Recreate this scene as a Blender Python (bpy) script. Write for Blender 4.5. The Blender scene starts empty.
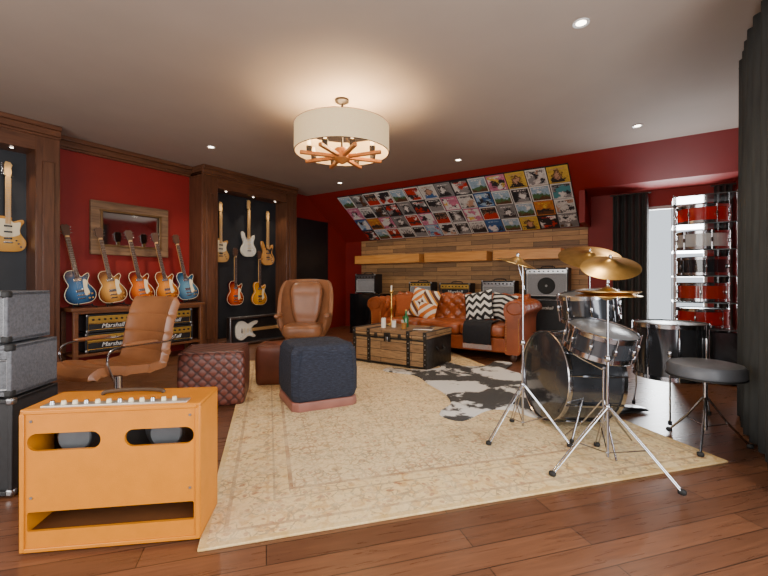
import bpy, bmesh, math, random
from mathutils import Vector, Matrix, Euler
random.seed(4)
SC=bpy.context.scene
C=SC.collection
pi=math.pi
def rad(a): return math.radians(a)

# ------------------------------------------------------------------ mesh kit
class M:
    def __init__(s): s.v=[]; s.f=[]
    def add(s,vs,fs,T=None):
        o=len(s.v)
        for p in vs:
            p=Vector(p)
            if T is not None: p=T@p
            s.v.append(tuple(p))
        for f in fs: s.f.append([i+o for i in f])
        return s
    def box(s,c,d,T=None):
        cx,cy,cz=c; x,y,z=d[0]/2,d[1]/2,d[2]/2
        vs=[(cx+i*x,cy+j*y,cz+k*z) for i in(-1,1) for j in(-1,1) for k in(-1,1)]
        return s.add(vs,[(0,1,3,2),(4,6,7,5),(0,4,5,1),(2,3,7,6),(0,2,6,4),(1,5,7,3)],T)
    def lathe(s,prof,n=28,T=None,a0=0,a1=2*pi):
        full=abs(a1-a0-2*pi)<1e-6
        k=n if full else n+1
        vs=[];fs=[]
        for i in range(k):
            a=a0+(a1-a0)*i/n
            for r,z in prof: vs.append((r*math.cos(a),r*math.sin(a),z))
        L=len(prof)
        for i in range(n):
            j=(i+1)%k
            for q in range(L-1):
                fs.append((i*L+q,j*L+q,j*L+q+1,i*L+q+1))
        return s.add(vs,fs,T)
    def cyl(s,p0,p1,r,r2=None,n=12):
        if r2 is None: r2=r
        p0=Vector(p0);p1=Vector(p1);d=p1-p0
        q=d.to_track_quat('Z','Y').to_matrix().to_4x4(); T=Matrix.Translation(p0)@q
        L=d.length
        vs=[];
        for i in range(n):
            a=2*pi*i/n
            vs.append((r*math.cos(a),r*math.sin(a),0)); vs.append((r2*math.cos(a),r2*math.sin(a),L))
        fs=[(2*i,2*((i+1)%n),2*((i+1)%n)+1,2*i+1) for i in range(n)]
        fs.append([2*i for i in range(n)][::-1]); fs.append([2*i+1 for i in range(n)])
        return s.add(vs,fs,T)
    def tube(s,pts,r,n=8,closed=False):
        P=[Vector(p) for p in pts]; k=len(P); vs=[];fs=[]
        up=Vector((0.13,0.21,0.97)).normalized()
        for i,p in enumerate(P):
            if closed: t=(P[(i+1)%k]-P[i-1])
            else: t=P[min(i+1,k-1)]-P[max(i-1,0)]
            t.normalize()
            a=t.cross(up)
            if a.length<.05: a=t.cross(Vector((1,0,0)))
            a.normalize(); b=t.cross(a)
            rr=r[i] if isinstance(r,(list,tuple)) else r
            for j in range(n):
                w=2*pi*j/n; vs.append(p+a*rr*math.cos(w)+b*rr*math.sin(w))
        for i in range(k if closed else k-1):
            i2=(i+1)%k
            for j in range(n):
                j2=(j+1)%n; fs.append((i*n+j,i*n+j2,i2*n+j2,i2*n+j))
        if not closed:
            fs.append(list(range(n))[::-1]); fs.append([(k-1)*n+j for j in range(n)])
        return s.add(vs,fs)
    def prism(s,out,y0,y1,T=None):
        n=len(out); vs=[(x,y0,z) for x,z in out]+[(x,y1,z) for x,z in out]
        fs=[(i,(i+1)%n,n+(i+1)%n,n+i) for i in range(n)]+[list(range(n))[::-1],[n+i for i in range(n)]]
        return s.add(vs,fs,T)
    def sq(s,c,d,e1=.3,e2=.3,nu=40,nv=24,T=None,fn=None):
        def sp(a,e): return math.copysign(abs(a)**e,a)
        vs=[];fs=[]
        for i in range(nv+1):
            ph=-pi/2+pi*i/nv
            for j in range(nu):
                th=2*pi*j/nu+.0001
                p=[sp(math.cos(ph),e1)*sp(math.cos(th),e2),sp(math.cos(ph),e1)*sp(math.sin(th),e2),sp(math.sin(ph),e1)]
                if fn: p=fn(p)
                vs.append((c[0]+p[0]*d[0]/2,c[1]+p[1]*d[1]/2,c[2]+p[2]*d[2]/2))
        for i in range(nv):
            for j in range(nu):
                j2=(j+1)%nu; fs.append((i*nu+j,i*nu+j2,(i+1)*nu+j2,(i+1)*nu+j))
        return s.add(vs,fs,T)
    def grid(s,nx,ny,fn):
        vs=[fn(i/nx,j/ny) for i in range(nx+1) for j in range(ny+1)]
        fs=[(i*(ny+1)+j,(i+1)*(ny+1)+j,(i+1)*(ny+1)+j+1,i*(ny+1)+j+1) for i in range(nx) for j in range(ny)]
        return s.add(vs,fs)
def catmull(pts,n=6,closed=True):
    k=len(pts); out=[]
    for i in range(k if closed else k-1):
        g=lambda q: pts[(q)%k] if closed else pts[max(0,min(k-1,q))]
        p0,p1,p2,p3=g(i-1),g(i),g(i+1),g(i+2)
        for j in range(n):
            t=j/n
            out.append(tuple(.5*((2*p1[a])+(-p0[a]+p2[a])*t+(2*p0[a]-5*p1[a]+4*p2[a]-p3[a])*t*t+(-p0[a]+3*p1[a]-3*p2[a]+p3[a])*t**3) for a in range(len(p1))))
    if not closed: out.append(tuple(pts[-1]))
    return out
def sweep(m,prof,a0,a1,n,mp,disp=None):
    k=len(prof); area=sum(prof[i][0]*prof[(i+1)%k][1]-prof[(i+1)%k][0]*prof[i][1] for i in range(k))
    sg=1 if area>0 else -1
    nr=[];S=[0]
    for i in range(k):
        t=Vector(prof[(i+1)%k])-Vector(prof[i-1]); t=Vector((t[0],t[1])).normalized(); nr.append((t[1]*sg,-t[0]*sg))
        if i: S.append(S[-1]+(Vector(prof[i])-Vector(prof[i-1])).length)
    vs=[]
    for j in range(n+1):
        a=a0+(a1-a0)*j/n
        for i in range(k):
            d=disp(prof[i],S[i],a,j/n) if disp else 0
            vs.append(mp(prof[i][0]+nr[i][0]*d,prof[i][1]+nr[i][1]*d,a))
    fs=[(j*k+i,j*k+(i+1)%k,(j+1)*k+(i+1)%k,(j+1)*k+i) for j in range(n) for i in range(k)]
    fs.append(list(range(k))); fs.append([n*k+i for i in range(k)])
    m.add(vs,fs)
def mesh(name,m,flat=False):
    me=bpy.data.meshes.new(name)
    bm=bmesh.new()
    V=[bm.verts.new(p) for p in m.v]
    for f in m.f:
        try: bm.faces.new([V[i] for i in f])
        except Exception: pass
    bmesh.ops.remove_doubles(bm,verts=bm.verts,dist=1e-5)
    bmesh.ops.recalc_face_normals(bm,faces=bm.faces)
    bm.to_mesh(me); bm.free()
    me.polygons.foreach_set('use_smooth',[True]*len(me.polygons))
    try: me.set_sharp_from_angle(angle=rad(15 if flat else 38))
    except Exception: pass
    return me
def part(name,m,mat,parent=None,loc=(0,0,0),rot=(0,0,0),bev=0,sub=0,solid=0,label=None,cat=None,group=None,kind=None):
    me=m if isinstance(m,bpy.types.Mesh) else mesh(name,m)
    ob=bpy.data.objects.new(name,me); C.objects.link(ob)
    if mat is not None and not me.materials: me.materials.append(mat)
    ob.location=loc; ob.rotation_euler=rot
    if parent: ob.parent=parent
    if solid:
        x=ob.modifiers.new('s','SOLIDIFY'); x.thickness=solid; x.offset=0
    if bev:
        x=ob.modifiers.new('b','BEVEL'); x.width=bev; x.segments=2; x.limit_method='ANGLE'; x.angle_limit=rad(40)
    if sub:
        x=ob.modifiers.new('u','SUBSURF'); x.levels=sub; x.render_levels=sub
    if label: ob['label']=label
    if cat: ob['category']=cat
    if group: ob['group']=group
    if kind: ob['kind']=kind
    return ob
def thing(name,label,cat,loc=(0,0,0),rot=(0,0,0),group=None):
    e=bpy.data.objects.new(name,None); C.objects.link(e); e.empty_display_size=.1
    e.location=loc; e.rotation_euler=rot; e['label']=label; e['category']=cat
    if group: e['group']=group
    return e
def bx(name,c,d,mat,parent=None,bev=0,**k): return part(name,M().box(c,d),mat,parent,bev=bev,**k)
def struct(name,c,d,mat,bev=0):
    return bx(name,c,d,mat,None,bev,kind='structure')
def text(body,size,mat,parent,loc,rot,shear=0,ext=.001,name='lettering'):
    cu=bpy.data.curves.new('t','FONT'); cu.body=body; cu.size=size; cu.extrude=ext; cu.shear=shear
    cu.align_x='CENTER'; cu.align_y='CENTER'
    t=bpy.data.objects.new('t',cu); C.objects.link(t); bpy.context.view_layer.update()
    me=bpy.data.meshes.new_from_object(t.evaluated_get(bpy.context.evaluated_depsgraph_get()))
    bpy.data.objects.remove(t); me.materials.clear()
    return part(name,me,mat,parent,loc,rot)
def plate(splines,th,name):
    cu=bpy.data.curves.new('c','CURVE'); cu.dimensions='2D'; cu.fill_mode='BOTH'; cu.extrude=th/2
    for pts in splines:
        sp=cu.splines.new('POLY'); sp.points.add(len(pts)-1); sp.use_cyclic_u=True
        for i,p in enumerate(pts): sp.points[i].co=(p[0],p[1],0,1)
    t=bpy.data.objects.new('t',cu); C.objects.link(t); bpy.context.view_layer.update()
    me=bpy.data.meshes.new_from_object(t.evaluated_get(bpy.context.evaluated_depsgraph_get()))
    bpy.data.objects.remove(t); me.name=name
    return me
def rrect(x0,z0,x1,z1,r,n=6):
    o=[]
    for cx,cz,a in((x1-r,z0+r,-pi/2),(x1-r,z1-r,0),(x0+r,z1-r,pi/2),(x0+r,z0+r,pi)):
        for i in range(n+1):
            w=a+pi/2*i/n; o.append((cx+r*math.cos(w),cz+r*math.sin(w)))
    return o

# ------------------------------------------------------------------ materials
class NT:
    def __init__(s,name):
        s.mat=bpy.data.materials.new(name); s.mat.use_nodes=True; s.t=s.mat.node_tree
        s.b=s.t.nodes['Principled BSDF']
        s.tc=s.t.nodes.new('ShaderNodeTexCoord')
    def n(s,ty,**k):
        x=s.t.nodes.new(ty)
        for a,b in k.items(): setattr(x,a,b)
        return x
    def l(s,a,b): s.t.links.new(a,b)
    def put(s,a,sock):
        if isinstance(a,(int,float)): sock.default_value=a
        elif isinstance(a,(tuple,list)): sock.default_value=a
        else: s.l(a,sock)
    def m(s,op,*a):
        x=s.n('ShaderNodeMath',operation=op)
        for i,v in enumerate(a): s.put(v,x.inputs[i])
        return x.outputs[0]
    def xyz(s,src=None):
        x=s.n('ShaderNodeSeparateXYZ'); s.l(src or s.tc.outputs['Object'],x.inputs[0]); return x.outputs
    def comb(s,a,b,c=0):
        x=s.n('ShaderNodeCombineXYZ')
        for i,v in enumerate((a,b,c)): s.put(v,x.inputs[i])
        return x.outputs[0]
    def mapping(s,scale=(1,1,1),rot=(0,0,0),src=None,loc=(0,0,0)):
        x=s.n('ShaderNodeMapping'); s.l(src or s.tc.outputs['Object'],x.inputs[0])
        x.inputs['Scale'].default_value=scale; x.inputs['Rotation'].default_value=rot; x.inputs['Location'].default_value=loc
        return x.outputs[0]
    def noise(s,vec,scale,detail=4,rough=.55,dist=0):
        x=s.n('ShaderNodeTexNoise'); s.l(vec,x.inputs['Vector']); x.inputs['Scale'].default_value=scale
        x.inputs['Detail'].default_value=detail; x.inputs['Roughness'].default_value=rough; x.inputs['Distortion'].default_value=dist
        return x.outputs['Fac']
    def ramp(s,f,stops,interp='LINEAR'):
        x=s.n('ShaderNodeValToRGB'); s.put(f,x.inputs[0]); e=x.color_ramp.elements
        x.color_ramp.interpolation=interp
        while len(e)<len(stops): e.new(.5)
        for i,(p,c) in enumerate(stops):
            e[i].position=p; e[i].color=(c[0],c[1],c[2],1)
        return x.outputs[0]
    def mix(s,f,a,b,bt='MIX'):
        x=s.n('ShaderNodeMix',data_type='RGBA',blend_type=bt)
        s.put(f,x.inputs[0])
        for v,i in((a,6),(b,7)):
            if isinstance(v,tuple): x.inputs[i].default_value=(v[0],v[1],v[2],1)
            else: s.l(v,x.inputs[i])
        return x.outputs[2]
    def bump(s,h,st=.3,d=.01):
        x=s.n('ShaderNodeBump'); s.l(h,x.inputs['Height']); x.inputs['Strength'].default_value=st; x.inputs['Distance'].default_value=d
        s.l(x.outputs[0],s.b.inputs['Normal'])
    def base(s,c,rough=.5,metal=0,coat=0):
        s.put(c if not isinstance(c,tuple) or len(c)==4 else (*c,1),s.b.inputs['Base Color'])
        s.put(rough,s.b.inputs['Roughness']); s.b.inputs['Metallic'].default_value=metal
        s.b.inputs['Coat Weight'].default_value=coat
        return s.mat
def pm(name,c,rough=.5,metal=0,var=.15,scale=8,bump=0,bs=80,stretch=(1,1,1),coat=0,emis=0,bd=.002):
    x=NT(name); v=x.mapping(stretch)
    f=x.noise(v,scale)
    lo=tuple(a*(1-var) for a in c); hi=tuple(min(1,a*(1+var)) for a in c)
    col=x.ramp(f,[(.3,lo),(.7,hi)])
    x.base(col,rough,metal,coat)
    if bump: x.bump(x.noise(v,bs,2),bump,bd)
    if emis:
        x.l(col,x.b.inputs['Emission Color']); x.b.inputs['Emission Strength'].default_value=emis
    return x.mat
def wood(name,c1,c2,axis=0,rough=.4,sc=3,coat=0):
    x=NT(name); st=[9,9,9]; st[axis]=.8
    v=x.mapping(tuple(st)); f=x.noise(v,sc,6,.6,.6)
    x.base(x.ramp(f,[(.3,c1),(.7,c2)]),rough,0,coat); x.bump(f,.15,.002); return x.mat

chrome=pm('chrome',(.46,.46,.48),.17,1,.05)
steel=pm('brushed_steel',(.36,.36,.37),.3,1,.1)
brass=NT('cymbal_bronze'); 
o=brass.xyz(); rr=brass.m('SQRT',brass.m('ADD',brass.m('MULTIPLY',o[0],o[0]),brass.m('MULTIPLY',o[1],o[1])))
w=brass.m('SINE',brass.m('MULTIPLY',rr,900.))
brass.base(brass.ramp(brass.noise(brass.mapping(),9),[(.3,(.60,.34,.08)),(.7,(.85,.55,.17))]),.28,1); brass.bump(w,.08,.001); brass=brass.mat
gold=pm('antique_gold',(.75,.45,.10),.32,.9,.1)
goldpanel=pm('gold_control_plate',(.60,.36,.07),.35,.5,.08)
black=pm('black_tolex',(.014,.014,.016),.5,0,.3,30,.4,220)
blackgloss=pm('black_lacquer',(.008,.008,.01),.15,0,.2,6,coat=.5)
rubber=pm('black_rubber',(.01,.01,.01),.7,0,.2)
greytolex=pm('grey_tolex',(.10,.105,.118),.55,0,.3,70,.7,160,bd=.004)
greycloth=pm('grey_grille_cloth',(.15,.155,.17),.7,0,.35,140,.6,300)
silvercloth=pm('silver_grille_cloth',(.25,.255,.27),.7,0,.3,120,.5,300)
orange=pm('orange_tolex',(.60,.195,.001),.42,0,.06,14,.35,260)
cream=pm('cream_plastic',(.8,.68,.45),.4,0,.06)
white=pm('white_plastic',(.8,.8,.78),.35,0,.04)
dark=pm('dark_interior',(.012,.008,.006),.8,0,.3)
tan=pm('tan_leather',(.27,.105,.038),.34,0,.16,6,.3,120)
cognac=pm('cognac_leather',(.32,.075,.02),.3,0,.28,5,.3,110)
brownl=pm('chestnut_leather',(.25,.105,.047),.36,0,.15,6,.3,120)
seamm=pm('stitched_seam',(.12,.045,.02),.5,0,.1)
maple=wood('maple_wood',(.60,.33,.10),(.76,.47,.19),2,.3,3,.3)
rosew=wood('rosewood',(.05,.02,.012),(.1,.045,.025),2,.4)
walnut=wood('cabinet_walnut',(.065,.024,.011),(.145,.056,.027),2,.33,3)
walnuth=wood('moulding_walnut',(.075,.028,.013),(.16,.062,.029),1,.33,3)
honey=wood('honey_oak',(.66,.26,.05),(.88,.42,.11),0,.4,3)
spokew=wood('orange_pine',(.28,.09,.018),(.44,.16,.035),0,.4,3)
trunkw=NT('weathered_trunk_boards')
o=trunkw.xyz(); 
bt=trunkw.n('ShaderNodeTexBrick'); trunkw.l(trunkw.comb(trunkw.m('ADD',o[0],o[1]),o[2]),bt.inputs['Vector'])
bt.inputs['Scale'].default_value=1; bt.inputs['Brick Width'].default_value=.9; bt.inputs['Row Height'].default_value=.105; bt.inputs['Mortar Size'].default_value=.004
bt.inputs['Color1'].default_value=(.46,.29,.14,1); bt.inputs['Color2'].default_value=(.30,.17,.08,1); bt.inputs['Mortar'].default_value=(.05,.03,.02,1)
nz=trunkw.noise(trunkw.mapping((2,2,14)),4,6,.65,.5)
trunkw.base(trunkw.mix(.8,bt.outputs[0],trunkw.ramp(nz,[(.3,(.3,.27,.24)),(.7,(1.0,.95,.85))]),'MULTIPLY'),.6); trunkw.bump(nz,.3,.004); trunkw=trunkw.mat
iron=pm('dark_iron',(.05,.045,.04),.45,.8,.3,20)
redwall=pm('red_wall_paint',(.235,.0065,.003),.6,0,.06,3,.08,150)
ceilm=pm('ceiling_paint',(.375,.30,.25),.8,0,.03,2,.05,200)
blackpanel=pm('charcoal_panel',(.016,.018,.022),.5,0,.2,4)
curt=pm('charcoal_curtain',(.042,.044,.042),.85,0,.25,30,.3,400,(1,1,.1))

# floor
f=NT('oak_plank_floor')
mp=f.mapping(rot=(0,0,rad(-50)))
b=f.n('ShaderNodeTexBrick'); f.l(mp,b.inputs['Vector']); b.inputs['Scale'].default_value=1
b.inputs['Brick Width'].default_value=1.3; b.inputs['Row Height'].default_value=.125; b.inputs['Mortar Size'].default_value=.0022; b.offset=.37
b.inputs['Color1'].default_value=(.19,.080,.040,1); b.inputs['Color2'].default_value=(.125,.052,.027,1); b.inputs['Mortar'].default_value=(.025,.012,.007,1)
g=f.noise(f.mapping((1,14,1),src=mp),3.5,6,.6,.8)
f.base(f.mix(.7,b.outputs[0],f.ramp(g,[(.3,(.58,.54,.5)),(.7,(1.15,1.1,1.0))]),'MULTIPLY'),f.ramp(g,[(0,(.22,)*3),(1,(.36,)*3)]))
f.bump(g,.12,.002); floorm=f.mat
# reclaimed timber cladding
f=NT('reclaimed_timber_cladding'); o=f.xyz(); v=f.comb(o[0],o[2])
b=f.n('ShaderNodeTexBrick'); f.l(v,b.inputs['Vector']); b.inputs['Scale'].default_value=1; b.offset=.43
b.inputs['Brick Width'].default_value=.75; b.inputs['Row Height'].default_value=.085; b.inputs['Mortar Size'].default_value=.003
b.inputs['Color1'].default_value=(.66,.38,.16,1); b.inputs['Color2'].default_value=(.28,.17,.09,1); b.inputs['Mortar'].default_value=(.03,.02,.012,1)
g=f.noise(f.mapping((1.5,1,20)),3,6,.65,.4)
f.base(f.mix(.7,b.outputs[0],f.ramp(g,[(.3,(.5,.46,.4)),(.7,(1.15,1.05,.9))]),'MULTIPLY'),.6); f.bump(g,.4,.006); cladm=f.mat

# rug
HX,HY=1.47,1.98
f=NT('faded_oriental_rug'); o=f.xyz()
ax=f.m('ABSOLUTE',o[0]); ay=f.m('ABSOLUTE',o[1])
d=f.m('MINIMUM',f.m('SUBTRACT',HX,ax),f.m('SUBTRACT',HY,ay))
wn=f.noise(f.mapping(),16,3)
wx=f.m('ADD',ax,f.m('MULTIPLY',wn,.05)); wy=f.m('ADD',ay,f.m('MULTIPLY',wn,.05))
def lat(k1,k2,p1,p2):
    a=f.m('MULTIPLY',f.m('SINE',f.m('MULTIPLY',wx,k1)),f.m('COSINE',f.m('MULTIPLY',wy,k1)))
    b_=f.m('MULTIPLY',f.m('SINE',f.m('ADD',f.m('MULTIPLY',wx,k2),p1)),f.m('SINE',f.m('ADD',f.m('MULTIPLY',wy,k2),p2)))
    return f.m('ABSOLUTE',f.m('ADD',a,f.m('MULTIPLY',b_,.7)))
fine=lat(30.,67.,.3,1.1); big=lat(13.,48.,.9,.2)
vv=f.n('ShaderNodeTexVoronoi'); f.l(f.comb(wx,wy),vv.inputs['Vector']); vv.inputs['Scale'].default_value=18
vo=f.n('ShaderNodeTexVoronoi'); vo.feature='DISTANCE_TO_EDGE'; f.l(f.comb(wx,wy),vo.inputs['Vector']); vo.inputs['Scale'].default_value=18
brk=f.noise(f.mapping(),7,5,.7)
lines=f.m('MULTIPLY',f.m('LESS_THAN',vo.outputs[0],.055),f.m('GREATER_THAN',brk,.48))
field=f.mix(f.ramp(fine,[(.08,(0,0,0)),(.28,(1,1,1))]),(.48,.29,.12),(.80,.62,.34))
field=f.mix(f.ramp(big,[(.04,(.8,)*3),(.12,(0,0,0))]),field,(.38,.15,.06))
field=f.mix(f.m('MULTIPLY',f.m('MULTIPLY',f.m('LESS_THAN',vv.outputs[0],.22),f.m('GREATER_THAN',brk,.46)),.85),field,(.40,.12,.045))
field=f.mix(f.m('MULTIPLY',lines,.65),field,(.22,.17,.12))
bord=f.mix(f.ramp(big,[(.15,(0,0,0)),(.35,(1,1,1))]),(.62,.36,.12),(.80,.58,.26))
bord=f.mix(f.m('MULTIPLY',f.m('LESS_THAN',vv.outputs[0],.25),.85),bord,(.36,.11,.045))
bord=f.mix(f.m('MULTIPLY',lines,.75),bord,(.24,.14,.08))
def band(a,b_): return f.m('MULTIPLY',f.m('GREATER_THAN',d,a),f.m('LESS_THAN',d,b_))
col=f.mix(band(-1,.40),field,bord)
col=f.mix(f.m('MULTIPLY',band(.38,.403),.85),col,(.28,.11,.05))
col=f.mix(f.m('MULTIPLY',band(.30,.312),.8),col,(.28,.14,.07))
col=f.mix(f.m('MULTIPLY',band(.088,.108),.85),col,(.32,.15,.06))
col=f.mix(band(-1,.03),col,(.62,.39,.12))
fade=f.noise(f.mapping(),5.0,10,.85)
col=f.mix(f.ramp(fade,[(.40,(.04,)*3),(.60,(.72,)*3)]),col,(.84,.68,.40))
wear=f.noise(f.mapping(),55,3,.7)
col=f.mix(f.ramp(wear,[(.45,(0,0,0)),(.7,(.35,)*3)]),col,(.44,.27,.12))
f.base(col,.9); f.bump(f.noise(f.mapping(),260,2),.5,.004); rugm=f.mat

f=NT('cowhide_fur')
n=f.noise(f.mapping(loc=(3.3,1.2,0)),2.3,9,.62,.3); n2=f.noise(f.mapping((1,6,1)),30,4)
f.base(f.mix(f.m('MULTIPLY',n2,.2),f.ramp(n,[(.49,(.008,.007,.007)),(.525,(.80,.78,.74))]),(.35,.34,.33)),.65); f.bump(n2,.8,.012); cow=f.mat

f=NT('denim_weave'); o=f.xyz()
n=f.noise(f.mapping((1,1,6)),24,5,.75)
f.base(f.ramp(n,[(.35,(.008,.011,.022)),(.62,(.035,.044,.075)),(.8,(.12,.135,.18))]),.85)
f.bump(f.m('ADD',n,f.m('MULTIPLY',f.noise(f.mapping(),9,3),1.5)),.8,.022); denim=f.mat
f=NT('woven_oxblood_leather'); o=f.xyz()
u=f.m('MULTIPLY',f.m('ADD',f.m('ADD',o[0],o[1]),o[2]),36.); v=f.m('MULTIPLY',f.m('SUBTRACT',f.m('ADD',o[0],o[1]),o[2]),36.)
h=f.m('MULTIPLY',f.m('ABSOLUTE',f.m('SINE',u)),f.m('ABSOLUTE',f.m('SINE',v)))
f.base(f.ramp(h,[(.05,(.045,.012,.008)),(.5,(.15,.042,.026))]),.4); f.bump(h,.5,.009); oxb=f.mat

def zig(name,ca,cb,k=22.,kz=14.):
    f=NT(name); o=f.xyz()
    t=f.m('PINGPONG',f.m('MULTIPLY',o[0],kz),.5)
    s=f.m('SINE',f.m('MULTIPLY',f.m('ADD',o[2],f.m('MULTIPLY',t,.12)),k*4))
    f.base(f.mix(f.m('GREATER_THAN',s,0.),ca,cb),.85); return f.mat
zigm=zig('zigzag_cotton',(.02,.02,.02),(.8,.78,.72),14.,8.)
stripe=zig('striped_cotton',(.02,.02,.02),(.7,.68,.62),22.,2.)
f=NT('geometric_cotton'); o=f.xyz()
dd=f.m('FRACT',f.m('MULTIPLY',f.m('ADD',f.m('ABSOLUTE',f.m('ADD',o[0],.04)),f.m('ABSOLUTE',o[2])),6.5))
sgn=f.m('GREATER_THAN',f.m('MULTIPLY',f.m('ADD',o[0],.04),o[2]),0.)
f.base(f.mix(sgn,f.ramp(dd,[(0,(.8,.72,.58)),(.5,(.65,.18,.02))],'CONSTANT'),f.ramp(dd,[(0,(.12,.04,.02)),(.4,(.8,.72,.58)),(.75,(.7,.3,.04))],'CONSTANT')),.85); geom=f.mat

# ------------------------------------------------------------------ room
X0,X1,Y0,Y1,H=-6.2,.95,-1.7,7.6,2.9
DZ=2.5
struct('floor',((X0+X1)/2,(Y0+Y1)/2,-.05),(X1-X0+.3,Y1-Y0+.3,.1),floorm)
struct('ceiling',((X0+X1)/2,(Y0+6.3)/2,H+.05),(X1-X0+.3,6.3-Y0+.1,.1),ceilm)
struct('wall_left',(X0-.05,(Y0+Y1)/2,H/2),(.1,Y1-Y0,H),redwall)
def slopeprism(name,xa,xb,zbot,mat):
    yb=lambda z: 6.3+(2.9-z)*1.3/.9
    m=M(); out=[(6.3,2.9),(yb(zbot),zbot),(yb(zbot)+.1,zbot+.06),(6.4,3.0)]
    vs=[(xa,a,b) for a,b in out]+[(xb,a,b) for a,b in out]
    m.add(vs,[(0,1,2,3),(7,6,5,4),(0,4,5,1),(1,5,6,2),(2,6,7,3),(3,7,4,0)])
    part(name,m,mat,kind='structure')
slopeprism('ceiling_slope',X0,-.9,2.0,redwall)
slopeprism('ceiling_dormer_slope',-.9,X1,DZ,redwall)
ys=6.3+(2.9-DZ)*1.3/.9
struct('ceiling_dormer_soffit',((-.9+X1)/2,(ys+7.65)/2,DZ+.03),(X1+.9,7.65-ys,.06),redwall)
struct('wall_dormer_cheek',(-.94,7.25,2.3),(.08,.7,.62),redwall)
struct('wall_back',((X0-.9)/2,Y1+.05,1.0),(-.9-X0,.1,2.05),redwall)
WXA,WXB=-.12,.64
for i,(xa,xb,za,zb) in enumerate([(-.9,WXA,0,2.6),(WXB,X1,0,2.6),(WXA,WXB,0,.3),(WXA,WXB,2.25,2.6)]):
    struct('wall_dormer' if i==0 else 'wall_dormer.%03d'%i,((xa+xb)/2,Y1+.05,(za+zb)/2),(xb-xa,.1,zb-za),redwall)
m=M()
for xa,xb,za,zb in[(WXA,WXA+.04,.3,2.25),(WXB-.04,WXB,.3,2.25),(WXA,WXB,.3,.35),(WXA,WXB,2.2,2.25),(.24,.27,.3,2.25)]:
    m.box(((xa+xb)/2,Y1+.04,(za+zb)/2),(xb-xa,.06,zb-za))
part('window_1',m,pm('window_frame_paint',(.5,.5,.48),.4,0,.03),kind='structure')
bx('trim_1',(-3.32,7.585,1.0),(4.76,.03,2.0),cladm,kind='structure')
for i,(ya,yb,za,zb) in enumerate([(Y0,-1.0,0,H),(2.6,7.6,0,H),(-1.0,2.6,0,.25),(-1.0,2.6,2.45,H)]):
    struct('wall_right' if i==0 else 'wall_right.%03d'%i,(X1+.05,(ya+yb)/2,(za+zb)/2),(.1,yb-ya,zb-za),redwall)
for i,(xa,xb,za,zb) in enumerate([(X0,-4.2,0,H),(.2,X1,0,H),(-4.2,.2,0,.3),(-4.2,.2,2.45,H)]):
    struct('wall_front' if i==0 else 'wall_front.%03d'%i,((xa+xb)/2,Y0-.05,(za+zb)/2),(xb-xa,.1,zb-za),redwall)
struct('baseboard_right',(X1-.01,5.1,.06),(.02,5,.12),walnut)
struct('baseboard_back',(-.5,Y1-.01,.06),(.8,.02,.12),walnut)
struct('door_1',(-6.19,6.38,1.2),(.04,1.1,2.4),pm('dark_door',(.010,.010,.012),.35,0,.2))
struct('trim_2',(-6.17,5.79,1.2),(.08,.08,2.4),walnut)
def bay(label,ya,yb,zb0,cw0,cw1):
    e=thing('display_cabinet',label,'cabinet',(-6.195,(ya+yb)/2,0))
    L=yb-ya
    bx('back_panel',(.03,0,1.33),(.02,L-.02,2.64),blackpanel,e)
    for yy,cw in((-L/2+cw0/2,cw0),(L/2-cw1/2,cw1)):
        bx('side_column',(.175,yy,1.4),(.35,cw,2.8),walnut,e,.006)
        bx('column_moulding',(.36,yy,1.32),(.02,cw*.5,2.3),walnut,e,.006)
    bx('top_panel',(.175,0,2.68),(.34,L-cw0-cw1,.2),walnuth,e,.004)
    bx('base_plinth',(.175,0,.05),(.36,L-cw0-cw1,.1),walnuth,e,.004)
    m=M()
    for k,(dx,dz,hh) in enumerate([(.37,2.76,.03),(.385,2.81,.07),(.405,2.872,.055)]):
        m.box((dx/2,0,dz),(dx,L,hh))
    part('crown_moulding',m,walnuth,e,bev=.005)
    return e
bay('dark walnut display cabinet with a charcoal back holding a guitar',-.4,1.85,0,.22,.23)
bay('dark walnut display cabinet with charcoal back and hanging guitars',3.65,5.65,0,.28,.26)
m=M()
for k,(dx,dz,hh) in enumerate([(.05,2.76,.03),(.07,2.81,.07),(.1,2.872,.055)]): m.box((-6.2+dx/2,2.75,dz),(dx,1.8,hh))
part('trim_3',m,walnuth,kind='structure',bev=.005)

# ------------------------------------------------------------------ guitars
OUT={
'single':[(0,0),(.1,.01),(.155,.06),(.165,.125),(.14,.19),(.108,.24),(.11,.29),(.135,.34),(.125,.375),(.09,.36),(.045,.335),(.03,.37),(.02,.41),(-.05,.425),(-.1,.41),(-.128,.36),(-.12,.3),(-.106,.24),(-.14,.19),(-.165,.125),(-.155,.06),(-.1,.01)],
'double':[(0,0),(.1,.015),(.15,.07),(.16,.13),(.13,.19),(.105,.235),(.108,.29),(.13,.34),(.128,.385),(.1,.39),(.07,.35),(.035,.335),(-.035,.335),(-.07,.36),(-.095,.42),(-.135,.445),(-.15,.41),(-.135,.34),(-.108,.27),(-.108,.23),(-.14,.18),(-.163,.11),(-.14,.05),(-.08,.005)],
'slab':[(0,0),(.11,.012),(.158,.065),(.16,.13),(.125,.19),(.108,.24),(.12,.3),(.145,.345),(.13,.375),(.09,.365),(.05,.345),(.035,.36),(.03,.395),(-.06,.4),(-.125,.395),(-.15,.35),(-.125,.28),(-.108,.23),(-.14,.18),(-.162,.12),(-.15,.06),(-.1,.01)]}
gcount=0
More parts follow.
